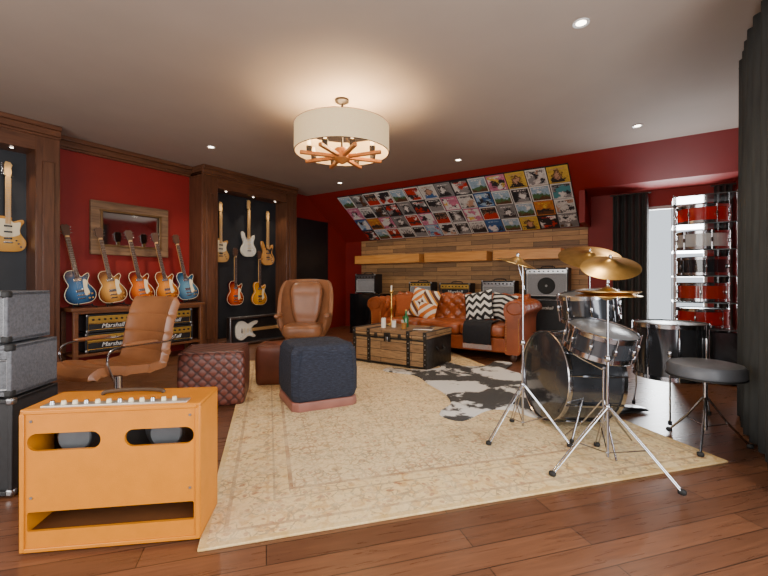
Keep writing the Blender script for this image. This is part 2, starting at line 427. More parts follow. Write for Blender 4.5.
def guitar(kind,c1,c2,loc,rot,label,pick=None,fretm=None,group='electric guitars on display',r1=.85):
    global gcount; gcount+=1
    f=NT('guitar_finish_%d'%gcount); o=f.xyz()
    a=f.m('DIVIDE',o[0],.19); b_=f.m('DIVIDE',f.m('SUBTRACT',o[2],.18),.27)
    r=f.m('SQRT',f.m('ADD',f.m('MULTIPLY',a,a),f.m('MULTIPLY',b_,b_)))
    r=f.m('ADD',r,f.m('MULTIPLY',f.m('SUBTRACT',f.noise(f.mapping((14,1,1)),3),.5),.15))
    f.base(f.ramp(r,[(.22,c1),(r1,c2)]),.18,0,.6)
    e=thing('electric_guitar',label,'guitar',loc,rot,group)
    out=catmull(OUT[kind],5)
    part('body',M().prism(out,-.02,.022),f.mat,e,bev=.006)
    if kind=='single':
        part('binding',M().tube([(x*.985,-.019,.2+(z-.2)*.985) for x,z in out],.0035,5,True),cream,e)
        part('pickguard',M().prism(catmull([(.05,.10),(.1,.12),(.085,.2),(.1,.27),(.06,.3),(.045,.2)],3),-.026,-.0235),pick or cream,e)
    elif pick:
        po=[(x*.72,.19+(z-.19)*.7) for x,z in OUT[kind] if z>.1 and x>-.1]
        if kind=='slab': po=[(.02,.36),(.05,.33),(.11,.34),(.1,.25),(.1,.2),(.03,.17),(-.05,.17),(-.1,.22),(-.09,.3),(-.1,.36),(-.04,.37)]
        part('pickguard',M().prism(catmull(po,3),-.0235,-.0205),pick,e)
    bx('neck',(0,-.012,.60),(.046,.022,.52),maple,e,.006)
    bx('fretboard',(0,-.0265,.575),(.05,.007,.52),fretm or rosew,e,.002)
    m=M()
    for k in range(18): m.box((0,-.0305,.845-(.845-.33)*(1-.944**(k+1))*1.35),(.048,.002,.0025))
    part('frets',m,steel,e,kind='stuff')
    if kind=='single': ho=[(-.022,.845),(-.04,.88),(-.044,.98),(-.02,1.0),(0,.99),(.02,1.0),(.044,.98),(.04,.88),(.022,.845)]
    else: ho=[(-.022,.845),(-.03,.88),(-.032,.98),(-.02,1.02),(.02,1.015),(.04,.985),(.028,.95),(.034,.9),(.022,.845)]
    part('headstock',M().prism(ho,-.02,-.002),maple if kind!='single' else rosew,e,bev=.002)
    for k in range(6):
        if kind=='single': x=(-1 if k<3 else 1)*.052; z=.89+(k%3)*.036
        else: x=-.045; z=.875+k*.024
        m=M().cyl((x*.5,-.012,z),(x,-.012,z),.003,n=6); m.sq((x*1.1,-.012,z),(.016,.012,.014),.8,.8,8,6)
        part('tuning_peg',m,chrome,e)
    for z in((.30,.16) if kind=='single' else (.29,.225,.15)):
        part('pickup',M().box((0,-.026,z),(.085 if kind!='slab' else .07,.012,.034 if kind=='single' else .02)),chrome if kind=='single' else (rubber if pick is not white else cream),e,bev=.003)
    bx('bridge',(0,-.027,.105),(.08,.014,.016),chrome,e,.003)
    if kind=='single': bx('tailpiece',(0,-.027,.065),(.08,.012,.014),chrome,e,.004)
    for k in range(4 if kind=='single' else 3):
        x=.085+.035*(k%2); z=.06+.05*(k//2)
        if kind!='single': x=.07+.02*k; z=.13-.035*k
        part('knob',M().cyl((x,-.02,z),(x,-.034,z),.011,.009,10),gold if kind=='single' else (white if pick is white else chrome),e)
    m=M()
    for k in range(6):
        x=(k-2.5)*.007; m.cyl((x*1.3,-.034,.1),(x,-.031,.86),.0006,n=4)
    part('strings',m,steel,e,kind='stuff')
    return e
R9=rad(90)
def peg(y,z):
    e=thing('guitar_hanger','small black metal guitar hanger on dark panel','hanger',(-6.155,y,z),group='guitar wall hangers')
    m=M().box((.005,0,.0),(.012,.05,.07)); part('mount_plate',m,rubber,e,bev=.002)
    part('arm',M().tube([(.01,0,0),(.075,0,-.01)],.006),rubber,e)
    part('yoke',M().tube([(.12,-.032,-.01),(.07,-.03,-.012),(.07,.03,-.012),(.12,.032,-.01)],.006),rubber,e)
for k,(kind,c1,c2,y,z,tilt,lab,pk,fm) in enumerate([
 ('slab',(.70,.38,.09),(.55,.25,.04),1.44,1.42,0,'butterscotch single-cutaway guitar hanging on charcoal panel',cream,maple),
 ('slab',(.66,.40,.15),(.5,.26,.08),4.14,1.40,0,'light maple single-cutaway guitar hanging on charcoal panel',cream,maple),
 ('double',(.8,.76,.66),(.75,.70,.58),4.71,1.52,0,'white double-cutaway guitar hanging on charcoal panel',white,maple),
 ('double',(.62,.30,.08),(.5,.22,.05),5.14,1.38,0,'natural ash guitar hanging on charcoal panel',rubber,maple),
 ('single',(.9,.13,.005),(.14,.004,.002),4.43,.66,0,'red sunburst guitar hanging on charcoal panel',cream,rosew),
 ('single',(.85,.42,.015),(.55,.2,.008),4.95,.64,0,'golden yellow guitar hanging on charcoal panel',cream,rosew)]):
    guitar(kind,c1,c2,(-6.1,y,z),(0,0,R9),lab,pk,fm); peg(y,z+.86)
CT=.76
for k,(kind,c1,c2,y,lab,pk) in enumerate([
 ('single',(.05,.17,.36),(.005,.02,.06),2.08,'blue burst guitar standing on the console table',None),
 ('single',(.85,.42,.09),(.14,.04,.01),2.44,'tobacco burst guitar standing on the console table',None),
 ('single',(.9,.2,.008),(.13,.008,.004),2.80,'orange flame burst guitar standing on the console table',None),
 ('single',(.88,.3,.02),(.22,.04,.008),3.15,'amber burst guitar standing on the console table',None),
 ('single',(.12,.29,.42),(.01,.05,.11),3.46,'teal blue guitar standing on the console table',None)]):
    guitar(kind,c1,c2,(-5.87,y,CT+.045),(rad(-9),rad(-8),R9),lab,pk,rosew,'guitars standing on the console table',.8)
    s=thing('guitar_stand','low black guitar stand on the console table','stand',(-5.86,y,CT),group='low guitar stands')
    for sg in(-1,1):
        part('leg',M().tube([(.09,sg*.12,.006),(-.02,sg*.09,.03),(-.1,0,.012)],.007),rubber,s)
        part('cradle_arm',M().tube([(.09,sg*.07,.05),(.08,sg*.07,.03),(-.02,sg*.07,.03)],.008),rubber,s)
e=thing('console_table','dark wood console table with lower shelf against red wall','table',(-5.92,2.76,0))
wt=wood('console_wood',(.10,.035,.014),(.20,.075,.03),1,.35)
bx('tabletop',(0,0,CT-.02),(.46,1.7,.04),wt,e,.006)
bx('shelf',(0,0,.185),(.42,1.62,.03),wt,e,.004)
bx('apron',(.2,0,CT-.055),(.02,1.6,.03),wt,e,.003)
for sx in(-1,1):
    for sy in(-1,1): bx('leg',(sx*.19,sy*.8,CT/2-.02),(.05,.05,CT-.04),wt,e,.005)
e=thing('mirror','rustic carved wood framed mirror on the red wall','mirror',(-6.195,2.78,1.8))
fr=wood('driftwood_frame',(.10,.05,.025),(.28,.16,.08),1,.6)
m=M()
for i,(sy,sz,dy,dz) in enumerate([(0,.3,1.02,.12),(0,-.3,1.02,.12),(-.45,0,.12,.5),(.45,0,.12,.5)]): m.box((.03,sy,sz),(.05,dy,dz))
part('frame',m,fr,e,bev=.01)
m=M()
for i,(sy,sz,dy,dz) in enumerate([(0,.235,.82,.03),(0,-.235,.82,.03),(-.385,0,.03,.48),(.385,0,.03,.48)]): m.box((.055,sy,sz),(.03,dy,dz))
part('inner_moulding',m,pm('dark_gilt',(.18,.10,.04),.4,.5),e,bev=.006)
bx('mirror_glass',(.02,0,0),(.01,.78,.48),pm('mirror_silvering',(.5,.5,.5),.05,1,.02),e)

# ------------------------------------------------------------------ amps
def amp(label,w,d,h,loc,rotz,bodym,grillem,panel=.0,nk=0,word=None,pipe=None,handle=True,corners=True,panelm=None,name='guitar_amplifier',cone=False,group=None,wordsize=.07):
    e=thing(name,label,'amplifier',loc,(0,0,rotz),group)
    t=.022
    m=M().box((0,0,t/2+.012),(w,d,t)); m.box((0,0,h-t/2),(w,d,t)); m.box((-w/2+t/2,0,h/2+.006),(t,d,h-.014)); m.box((w/2-t/2,0,h/2+.006),(t,d,h-.014)); m.box((0,d/2-t/2,h/2),(w-.01,t,h-.02))
    part('body',m,bodym,e,bev=.004)
    zt=h-t-panel
    bx('grille',(0,-d/2+.03,(t+zt)/2+.006),(w-2*t,.012,zt-t),grillem,e)
    if cone:
        part('speaker_cone',M().lathe([(.02,0),(.05,.004),(.13,.003),(.135,.008),(.14,0)],24,Matrix.Translation((0,-d/2+.022,zt/2))@Matrix.Rotation(pi/2,4,'X')),rubber,e)
    if pipe:
        yy=-d/2+.018; m=M()
        P=[(-w/2+t+.008,yy,t+.02),(w/2-t-.008,yy,t+.02),(w/2-t-.008,yy,zt-.006),(-w/2+t+.008,yy,zt-.006)]
        for a in range(4): m.cyl(P[a],P[(a+1)%4],.004,n=6)
        part('piping',m,pipe,e)
    if panel:
        bx('control_panel',(0,-d/2+.02,h-t-panel/2),(w-2*t,.02,panel-.004),panelm or goldpanel,e,.002)
        for k in range(nk):
            x=-w*.38+w*.76*k/max(1,nk-1)
            part('knob',M().cyl((x,-d/2+.01,h-t-panel/2),(x,-d/2-.012,h-t-panel/2),min(.012,panel*.3),None,10),rubber if panelm is None or panelm is not black else cream,e)
    if handle:
        part('handle',M().tube(catmull([(-.11,0,h),(-.09,0,h+.022),(0,0,h+.03),(.09,0,h+.022),(.11,0,h)],5,False),.009),rubber,e)
    if corners:
        for sx in(-1,1):
            for sz in(0,1): 
                bx('corner_protector',(sx*(w/2-.016),-d/2+.016,.016+.01+sz*(h-.04)),(.038,.038,.038),rubber if bodym is not black else steel,e,.01)
    for sx in(-1,1):
        for sy in(-1,1): part('foot',M().cyl((sx*(w/2-.05),sy*(d/2-.05),0),(sx*(w/2-.05),sy*(d/2-.05),.014),.018,n=10),rubber,e)
    if word: text(word,wordsize,white,e,(0,-d/2+.02,(t+zt)/2+.01 if panel else h*.8),(R9,0,0),.3,.002)
    return e
for k,(y,z) in enumerate([(2.38,.2),(3.14,.2)]):
    amp('black amplifier head with gold panel on lower shelf',.62,.26,.24,(-5.88,y,z),R9,black,black,.085,8,'Marshall',gold,handle=False,wordsize=.078,group='amplifier heads on the console')
    amp('black amplifier head with gold panel stacked on another',.60,.26,.235,(-5.88,y,z+.241),R9,black,black,.09,8,'Marshall',gold,handle=False,wordsize=.078,group='amplifier heads on the console')
bx('black_cabinet',(-4.9,6.85,.41),(.75,.5,.82),blackgloss,None,.01,label='low black gloss cabinet beneath a small amplifier',cat='cabinet')
amp('black combo amplifier with silver grille on black cabinet',.5,.26,.4,(-4.9,6.75,.82),0,black,silvercloth,.08,6,None,white,panelm=steel)
bx('low_credenza',(-3.05,7.2,.38),(2.2,.5,.76),blackgloss,None,.01,label='long low black credenza behind the leather sofa',cat='cabinet')
amp('black amplifier head with gold panel behind the sofa',.62,.26,.28,(-3.12,7.15,.76),0,black,black,.08,8,'Marshall',gold,wordsize=.09)
amp('black amplifier head with silver front behind the sofa',.6,.26,.33,(-2.3,7.15,.76),0,black,silvercloth,.07,8,None,white,panelm=steel)
amp('small black amplifier with brown grille behind the sofa',.5,.26,.3,(-3.85,7.15,.76),0,black,silvercloth,.06,6,None,white)
amp('tall black speaker cabinet beside the sofa',.7,.4,.8,(-1.5,7.2,0),0,black,black,0,0,'Marshall',white,handle=False,name='speaker_cabinet')
amp('combo amplifier with grey grille stacked on a speaker cabinet',.68,.3,.5,(-1.5,7.2,.8),0,black,silvercloth,.07,8,None,white,cone=True,panelm=steel)
ca=rad(33.8)
def W(t,r,z=0): return (-.556*t+.831*r,.831*t+.556*r,z)
amp('large dark speaker cabinet under two grey amplifiers',.62,.34,.5,W(2.17,-2.20),ca+.12,black,black,0,0,None,None,handle=False,name='speaker_cabinet')
amp('grey amplifier cabinet with silver trim on dark speaker cabinet',.61,.34,.27,W(2.17,-2.20,.5),ca+.12,greytolex,greytolex,.05,7,None,steel,handle=False,panelm=greycloth)
amp('grey amplifier head stacked on another grey amplifier',.58,.3,.27,W(2.17,-2.21,.77),ca+.10,greytolex,greycloth,0,0,None,steel,handle=True)
# ---- orange combo seen from its open back
w_,d_,h_=.685,.27,.585
e=thing('guitar_amplifier','orange combo amplifier showing its slotted back','amplifier',W(1.79,-1.13),(0,0,ca+rad(8)))
t=.02
m=M().box((0,0,h_-t/2-.002),(w_,d_,t)); m.box((0,0,t/2+.012),(w_,d_,t)); m.box((-w_/2+t/2,0,h_/2+.005),(t,d_,h_-.015)); m.box((w_/2-t/2,0,h_/2+.005),(t,d_,h_-.015)); m.box((0,d_/2-t/2,h_/2+.005),(w_-.01,t,h_-.03))
part('body',m,orange,e,bev=.007)
me=plate([rrect(-w_/2+.004,.016,w_/2-.004,h_-.005,.012),rrect(-.315,.415,-.045,.485,.034),rrect(.045,.415,.315,.485,.034),rrect(-.315,.095,.315,.172,.008)],.014,'back_panel')
part('back_panel',me,orange,e,(0,-d_/2+.008,0),(R9,0,0),bev=.003)
m=M()
for sg in(-1,1): m.box((sg*.331,-d_/2-.002,.29),(.018,.008,.55))
m.box((0,-d_/2-.002,.022),(.65,.008,.016)); m.box((0,-d_/2-.002,.572),(.65,.008,.016))
part('frame_lip',m,orange,e,bev=.003)
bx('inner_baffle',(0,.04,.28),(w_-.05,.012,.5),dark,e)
bx('inner_floor',(0,-.045,.07),(w_-.045,.15,.03),pm('shadowed_orange_board',(.13,.04,.006),.7),e)  # added lining board; the slot's inner shade is put into its dark orange
for sx in(-1,1):
    m=M().lathe([(.0,-.09),(.06,-.09),(.065,-.085),(.065,-.05),(.04,-.045),(.05,-.03),(.11,0),(.12,.0)],28,Matrix.Translation((sx*.18,.02,.44))@Matrix.Rotation(-pi/2,4,'X'))
    part('speaker',m,pm('speaker_magnet',(.13,.14,.15),.4,.6),e)
bx('control_panel',(0,-d_/2+.045,h_),(w_*.82,.05,.008),pm('control_plate',(.6,.56,.48),.28,.7,.05),e,.002)
for k in range(12):
    x=-.25+.043*k
    part('knob',M().cyl((x,-d_/2+.045,h_+.004),(x,-d_/2+.045,h_+.018),.010,.008,12),cream if k%3 else chrome,e)
part('handle',M().tube(catmull([(-.13,.05,h_),(-.11,.05,h_+.012),(0,.05,h_+.018),(.11,.05,h_+.012),(.13,.05,h_)],5,False),.009),pm('dark_strap',(.06,.03,.012),.5),e)
for sx in(-1,1):
    for zz in(.04,.25,.555):
        part('screw',M().cyl((sx*.30,-d_/2+.004,zz-.02),(sx*.30,-d_/2-.002,zz-.02),.006,n=8),steel,e)
    for sy in(-1,1): part('foot',M().cyl((sx*.3,sy*.10,0),(sx*.3,sy*.10,.014),.018,n=10),rubber,e)

# ------------------------------------------------------------------ rug, cowhide
e=part('area_rug',M().box((0,0,.006),(2*HX,2*HY,.012)),rugm,None,label='large faded cream oriental rug on wooden floor',cat='rug',bev=.004)
ang=math.atan2(2.233,1.894)
A=Vector((-1.534,.937)); u=Vector((math.cos(ang),math.sin(ang))); v=Vector((-u[1],u[0]))
c=A+u*HX+v*HY
e.location=(c[0],c[1],0); e.rotation_euler=(0,0,ang)
out=[(-.1,-1.0),(.12,-.98),(.2,-.8),(.42,-.78),(.62,-.98),(.72,-.8),(.55,-.55),(.5,-.2),(.55,.2),(.52,.5),(.75,.78),(.62,.92),(.4,.72),(.15,.75),(.05,1.02),(-.08,1.0),(-.15,.74),(-.45,.72),(-.68,.9),(-.76,.74),(-.52,.48),(-.5,.1),(-.48,-.25),(-.55,-.55),(-.72,-.75),(-.62,-.93),(-.35,-.76),(-.18,-.8)]
m=M(); oo=catmull(out,4); ks=1.12
m.add([(x*ks*1.02,y*ks*.96,0) for x,y in oo]+[(x*ks,y*ks*.94,.012) for x,y in oo],[(i,(i+1)%len(oo),len(oo)+(i+1)%len(oo),len(oo)+i) for i in range(len(oo))]+[list(range(len(oo),2*len(oo)))])
part('cowhide_rug',m,cow,None,(-1.50,4.12,.0125),(0,0,rad(48)),label='black and white cowhide lying over the rug',cat='rug')

# ------------------------------------------------------------------ poufs
def quilt(p):
    x,y,z=p
    return [x*(1+.04*math.cos(z*1.4)),y*(1+.04*math.cos(z*1.4)),z]
e=thing('pouf','woven oxblood leather cube pouf on the floor','ottoman',W(3.74,-1.55),(0,0,rad(48)))
part('body',M().sq((0,0,.24),(.54,.54,.48),.16,.16,48,28,fn=quilt),oxb,e)
m=M().tube([(sx*.26,sy*.26,.47) for sx,sy in((-1,-1),(1,-1),(1,1),(-1,1))],.006,closed=True); part('piping',m,oxb,e)
e=thing('pouf','plain dark brown leather pouf behind denim pouf','ottoman',W(4.38,-1.16),(0,0,rad(40)))
part('body',M().sq((0,0,.21),(.38,.38,.42),.2,.2,48,28,fn=quilt),pm('rust_brown_leather',(.15,.04,.018),.4,0,.2,6,.3,120),e)
part('top_seam',M().tube([(sx*.17,sy*.17,.41) for sx,sy in((-1,-1),(1,-1),(1,1),(-1,1))],.005,closed=True),seamm,e)
e=thing('pouf','dark blue denim faceted pouf with pink leather base','ottoman',W(3.68,-.61),(0,0,rad(60)))
def octo(h,c):
    return [(h-c,-h),(h,-h+c),(h,h-c),(h-c,h),(-h+c,h),(-h,h-c),(-h,-h+c),(-h+c,-h)]
rings=[(.275,.045,.085),(.29,.05,.14),(.292,.055,.32),(.283,.065,.49),(.255,.07,.546),(.10,.03,.562)]
vs=[];fs=[]
for h,c_,z in rings: vs+=[(x,y,z) for x,y in octo(h,c_)]
for i in range(len(rings)-1):
    for j in range(8): fs.append((i*8+j,i*8+(j+1)%8,(i+1)*8+(j+1)%8,(i+1)*8+j))
fs.append([40+j for j in range(8)]); fs.append(list(range(8))[::-1])
me=mesh('body',M().add(vs,fs),True); part('body',me,denim,e,bev=.014)
m=M()
for j in range(8):
    m.tube([(octo(h,c_)[j][0]*.995,octo(h,c_)[j][1]*.995,z) for h,c_,z in rings[1:5]],.004,5)
part('seams',m,denim,e,kind='stuff')
vs=[(x,y,.004) for x,y in octo(.285,.05)]+[(x,y,.03) for x,y in octo(.292,.05)]+[(x,y,.085) for x,y in octo(.285,.048)]
part('base',M().add(vs,[(i*8+j,i*8+(j+1)%8,(i+1)*8+(j+1)%8,(i+1)*8+j) for i in range(2) for j in range(8)]+[list(range(8))[::-1],list(range(16,24))]),pm('dusty_pink_leather',(.30,.12,.09),.5,0,.15,6,.3,100),e,bev=.006)

# ------------------------------------------------------------------ trunk table
e=thing('trunk_coffee_table','weathered wooden trunk coffee table with iron straps','table',(-2.83,4.66,0))
bx('body',(0,0,.2),(1.1,.68,.36),trunkw,e,.006)
bx('lid',(0,0,.425),(1.13,.71,.075),trunkw,e,.006)
for x in(-.535,-.3,.3,.535):
    m=M().box((x,0,.2),(.05,.695,.365)); m.box((x,0,.426),(.05,.722,.085)); part('iron_strap',m,iron,e,bev=.002)
for z in(.035,.36):
    bx('iron_band',(0,0,z),(1.112,.692,.025),iron,e,.002)
bx('latch',(0,-.362,.375),(.09,.02,.11),iron,e,.004)
bx('hasp',(0,-.374,.35),(.035,.014,.06),steel,e,.004)
for x in(-.18,.18): bx('latch',(x,-.36,.385),(.04,.015,.07),iron,e,.003)
for sx in(-1,1):
    part('side_handle',M().tube(catmull([(sx*.56,-.09,.27),(sx*.59,-.07,.22),(sx*.59,.07,.22),(sx*.56,.09,.27)],5,False),.01),iron,e)
m=M()
for x in(-.535,-.3,.3,.535):
    for z in(.08,.14,.2,.26,.32,.43): m.sq((x,-.35 if z<.4 else -.362,z),(.014,.012,.014),1,1,8,6)
part('rivets',m,steel,e,kind='stuff')
TZ=.4635
def lat_obj(name,lab,cat,loc,profs,group=None):
    e=thing(name,lab,cat,loc,group=group)
    for n_,pr,mt in profs: part(n_,M().lathe(pr,24),mt,e)
    return e
wax=pm('ivory_wax',(.85,.8,.68),.5,0,.04)
greeng=pm('green_glass',(.03,.16,.05),.08,0,.2,coat=.5)
for x,y,h in((-3.02,4.5,.13),(-2.92,4.6,.09)):
    lat_obj('pillar_candle','ivory pillar candle on the trunk','candle',(x,y,TZ),[('wax',[(0,0),(.032,0),(.032,h),(.028,h),(0,h-.01)],wax),('wick',[(0,h-.01),(.002,h-.01),(.002,h+.012),(0,h+.012)],rubber)],'pillar candles')
lat_obj('bottle','green glass bottle standing on the trunk','bottle',(-2.8,4.72,TZ),[('glass_body',[(0,0),(.033,0),(.035,.01),(.035,.13),(.014,.17),(.013,.22),(0,.22)],greeng),('cap',[(0,.22),(.015,.22),(.015,.24),(0,.24)],gold)])
lat_obj('candlestick','tall antique gold candlestick on the trunk','candlestick',(-3.1,4.82,TZ),[('base',[(0,0),(.06,0),(.06,.01),(.02,.03),(.012,.05),(.01,.2),(.022,.23),(.01,.26),(.01,.45),(.03,.47),(.03,.49),(0,.49)],gold),('candle',[(0,.49),(.012,.49),(.012,.56),(0,.56)],wax)])
lat_obj('glass_tumbler','amber drink tumbler on the trunk','glass',(-2.7,4.5,TZ),[('tumbler',[(0,.003),(.03,.003),(.036,.08),(.033,.08),(.028,.01),(0,.01)],pm('amber_glass',(.4,.18,.04),.1,0,.1,coat=.4)),('coaster',[(0,.0),(.045,.0),(.045,.003),(0,.003)],rubber)])
e=thing('potted_plant','small green plant in white ceramic pot','plant',(-2.9,4.85,TZ))
part('pot',M().lathe([(0,0),(.04,0),(.055,.08),(.05,.08),(.04,.06),(0,.06)],20),white,e)
leafm=pm('leaf_green',(.05,.17,.03),.5,0,.3)
for k in range(9):
    a=k*2.4; L=.07+.03*(k%3)
    m=M().grid(5,2,lambda i,j:(math.cos(a)*L*i+math.sin(a)*(j-.5)*.03*math.sin(pi*min(1,i+.08)),math.sin(a)*L*i-math.cos(a)*(j-.5)*.03*math.sin(pi*min(1,i+.08)),.07+.11*i-.05*i*i))
    part('leaf',m,leafm,e,solid=.001)
e=thing('hardcover_book','dark hardcover book lying on the trunk','book',(-2.48,4.62,TZ),(0,0,.3))
bx('cover',(0,0,.008),(.24,.18,.016),pm('book_cover',(.1,.06,.05),.5),e,.002); bx('pages',(0.004,0,.008),(.238,.184,.01),wax,e)

# ------------------------------------------------------------------ chesterfield sofa
e=thing('chesterfield_sofa','tufted cognac leather sofa with rolled arms','sofa',(-2.68,5.88,0))
def tuft(A,L):
    def g(p,s,a,j): return A*(abs(math.sin(pi*(s+a)/L)*math.sin(pi*(s-a)/L))**.45)-A*.6
    return g
bp=catmull([(.16,.30),(.19,.45),(.22,.62),(.20,.74),(.22,.84),(.30,.885),(.39,.86),(.43,.78),(.42,.66),(.42,.4),(.42,.12),(.3,.1),(.16,.12)],6)
tf=tuft(.035,.19)
m=M(); sweep(m,bp,-1.13,1.13,150,lambda p,q,a:(a,p,q),lambda p,s,a,j: tf(p,s,a,j) if (p[1]>.3 and p[0]<.41) else 0)
part('backrest',m,cognac,e)
for sx in(-1,1):
    ap=catmull([(1.0,.12),(1.0,.35),(1.01,.55),(.985,.66),(1.0,.76),(1.07,.815),(1.17,.82),(1.26,.77),(1.28,.68),(1.22,.61),(1.2,.5),(1.2,.3),(1.2,.12),(1.1,.1)],5)
    m=M(); sweep(m,ap,-.46,.42,70,lambda p,q,a:(sx*p,a,q),lambda p,s,a,j: (tf(p,s,a,j) if (p[1]>.32 and p[0]<1.19 or p[1]>.7) else 0)*min(1,j*8,(1-j)*8))
    part('arm',m,cognac,e)
    th=[(sx*(1.13+.085*math.cos(a)*1.25),-.468,.72+.085*math.sin(a)) for a in [2*pi*k/24 for k in range(24)]]
    part('arm_scroll',M().tube(th,.012,6,True),cognac,e)
    m=M()
    for k in range(14): m.sq((sx*1.02,-.466,.16+.032*k),(.014,.012,.014),1,1,8,6); m.sq((sx*1.185,-.466,.16+.032*k),(.014,.012,.014),1,1,8,6)
    part('nailheads',m,gold,e,kind='stuff')
m=M().box((0,-.05,.21),(2.0,.78,.2)); part('base_rail',m,cognac,e,bev=.02)
for k in(-1,0,1):
    part('seat_cushion',M().sq((k*.665,-.13,.40),(.67,.68,.19),.35,.22,48,20),cognac,e)
for sx in(-1,1):
    for sy in(-.4,.36): part('foot',M().lathe([(0,0),(.025,0),(.04,.03),(.045,.07),(.03,.11),(0,.11)],16,Matrix.Translation((sx*1.1,sy,0))),rosew,e)
m=M()
for i in range(-6,7):
    for j,z in enumerate((.55,.66,.77)):
        x=i*.19+(.095 if j%2 else 0)
        if abs(x)<1.0: m.sq((x,.2,z),(.024,.024,.024),1,1,8,6)
part('buttons',m,cognac,e,kind='stuff')
def cushion(label,mat,w,loc,rot):
    def fn(sg): 
        def g(a,b):
            u=a*2-1; v_=b*2-1
            return (w/2*u*(1-.07*(1-v_*v_)),sg*.065*math.sqrt(max(0,(1-u**4)*(1-v_**4))),w/2*v_*(1-.07*(1-u*u)))
        return g
    e=thing('throw_pillow',label,'cushion',loc,rot)
    m=M().grid(16,16,fn(1)); m.grid(16,16,fn(-1)); part('cover',m,mat,e)
    part('piping',M().tube([(w/2*u_*(1-.07*(1-v_*v_)),0,w/2*v_*(1-.07*(1-u_*u_))) for u_,v_ in [(-1+k/4,-1) for k in range(8)]+[(1,-1+k/4) for k in range(8)]+[(1-k/4,1) for k in range(8)]+[(-1,1-k/4) for k in range(8)]],.006,6,True),rubber if mat is zigm else mat,e)
cushion('white and orange geometric pillow on the leather sofa',geom,.48,(-3.12,5.84,.72),(rad(-18),rad(10),rad(5)))
cushion('black and white zigzag pillow on the leather sofa',zigm,.46,(-2.20,5.84,.71),(rad(-18),rad(-12),rad(-5)))
cushion('striped black and cream pillow on the leather sofa',stripe,.40,(-1.86,5.9,.70),(rad(-15),rad(8),rad(-15)))
cushion('small rust coloured pillow beside the geometric pillow',pm('rust_linen',(.33,.07,.012),.85,0,.2,60),.38,(-3.50,5.88,.68),(rad(-15),rad(-6),rad(12)))
e=thing('throw_blanket','black throw with white fringe draped over sofa seat','blanket',(-2.05,5.5,0))
def bl(i,j):
    y=.25-.38*j/.6 if j<.6 else -.13-.02*math.sin((j-.6)*8)
    z=.515 if j<.52 else .515-(j-.52)*.62
    return (-.2+.4*i,y,z+.006*math.sin(i*22))
part('cloth',M().grid(24,30,bl),pm('black_wool',(.012,.012,.015),.9,0,.3,60),e,solid=.012)
m=M()
for k in range(28):
    x=-.2+.4*k/27; m.cyl((x,-.135,.215),(x+.004,-.137,.15),.003,n=5)
part('fringe',m,white,e,kind='stuff')

# ------------------------------------------------------------------ wing armchair
e=thing('wing_armchair','smooth brown leather swivel egg armchair with wings','armchair',W(5.75,-1.13),(0,0,rad(36)))
def shell(i,j):
    a=rad(-122+244*i); c_=math.cos(a)
    k_=max(0,min(1,(c_+.05)/.8)); k_=k_*k_*(3-2*k_)
    top=.60+.51*k_-.05*(1-c_)*k_
    z=.27+(top-.27)*j
    r=.23+.13*math.sin(min(1,j*1.1)*pi*.5)
    wing=math.sin(a)
    x=wing*r*(1.0+.20*j*k_)
    y=c_*r*.85+.13*j*j*k_
    y-=.10*j*j*k_*abs(wing)**2*1.2
    return (x,y,z)
part('shell_back',M().grid(72,34,shell),brownl,e,solid=.055,bev=.018)
part('seat_cushion',M().sq((0,-.08,.40),(.55,.56,.19),.5,.55,40,20),brownl,e)
def bc_(p):
    x,y,z=p; ch=.10*abs(math.sin(z*5.2+.4))
    return [x*(.86+.16*z),y*(1+ch)+.45*z,z]
part('back_cushion',M().sq((0,.20,.76),(.50,.15,.64),.55,.5,48,40,fn=bc_),brownl,e)
for sx in(-1,1):
    part('armrest',M().sq((sx*.335,-.12,.605),(.085,.36,.06),.6,.6,24,14),brownl,e)
part('column',M().cyl((0,0,.03),(0,0,.32),.03,.025),steel,e)
for k in range(4):
    a=k*pi/2+.6; part('base_leg',M().tube([(0,0,.07),(.16*math.cos(a),.16*math.sin(a),.05),(.32*math.cos(a),.32*math.sin(a),.014)],[.022,.018,.013]),steel,e)

# ------------------------------------------------------------------ office chair
e=thing('swivel_chair','tan leather swivel chair with chrome loop arms','chair',W(3.0,-1.97),(0,0,rad(8)))
pr=catmull([(-.31,.43),(-.24,.465),(-.1,.445),(.08,.43),(.19,.45),(.245,.55),(.27,.69),(.30,.82),(.35,.94)],8,False)
k=len(pr)
def sl(i,j):
    q=j*(k-1); a=int(min(k-2,q)); t_=q-a
    y=pr[a][0]*(1-t_)+pr[a+1][0]*t_; z=pr[a][1]*(1-t_)+pr[a+1][1]*t_
    dn=Vector((pr[a+1][0]-pr[a][0],pr[a+1][1]-pr[a][1])).normalized()
    rb=.010*min(1,abs(math.sin(j*pi*8))*2.2)
    y+=-dn[1]*rb; z+=dn[0]*rb
    x=(i-.5)*.50
    cv=.04*(2*abs(i-.5))**2.5
    kb=max(0,min(1,(j-.45)*5))
    return (x,y-cv*kb,z+cv*(1-kb)*.5)
part('seat_and_back',M().grid(24,150,sl),tan,e,solid=.06,bev=.016)
for sx in(-1,1):
    x=sx*.285
    part('arm_frame',M().tube(catmull([(x,-.2,.43),(x,-.24,.56),(x,-.2,.635),(x,0,.645),(x,.2,.64),(x,.27,.68)],6,False),.008),chrome,e)
    part('arm_pad',M().sq((x,-.02,.657),(.04,.26,.02),.5,.4,20,10),tan,e)
part('column',M().cyl((0,0,.09),(0,0,.42),.028),chrome,e)
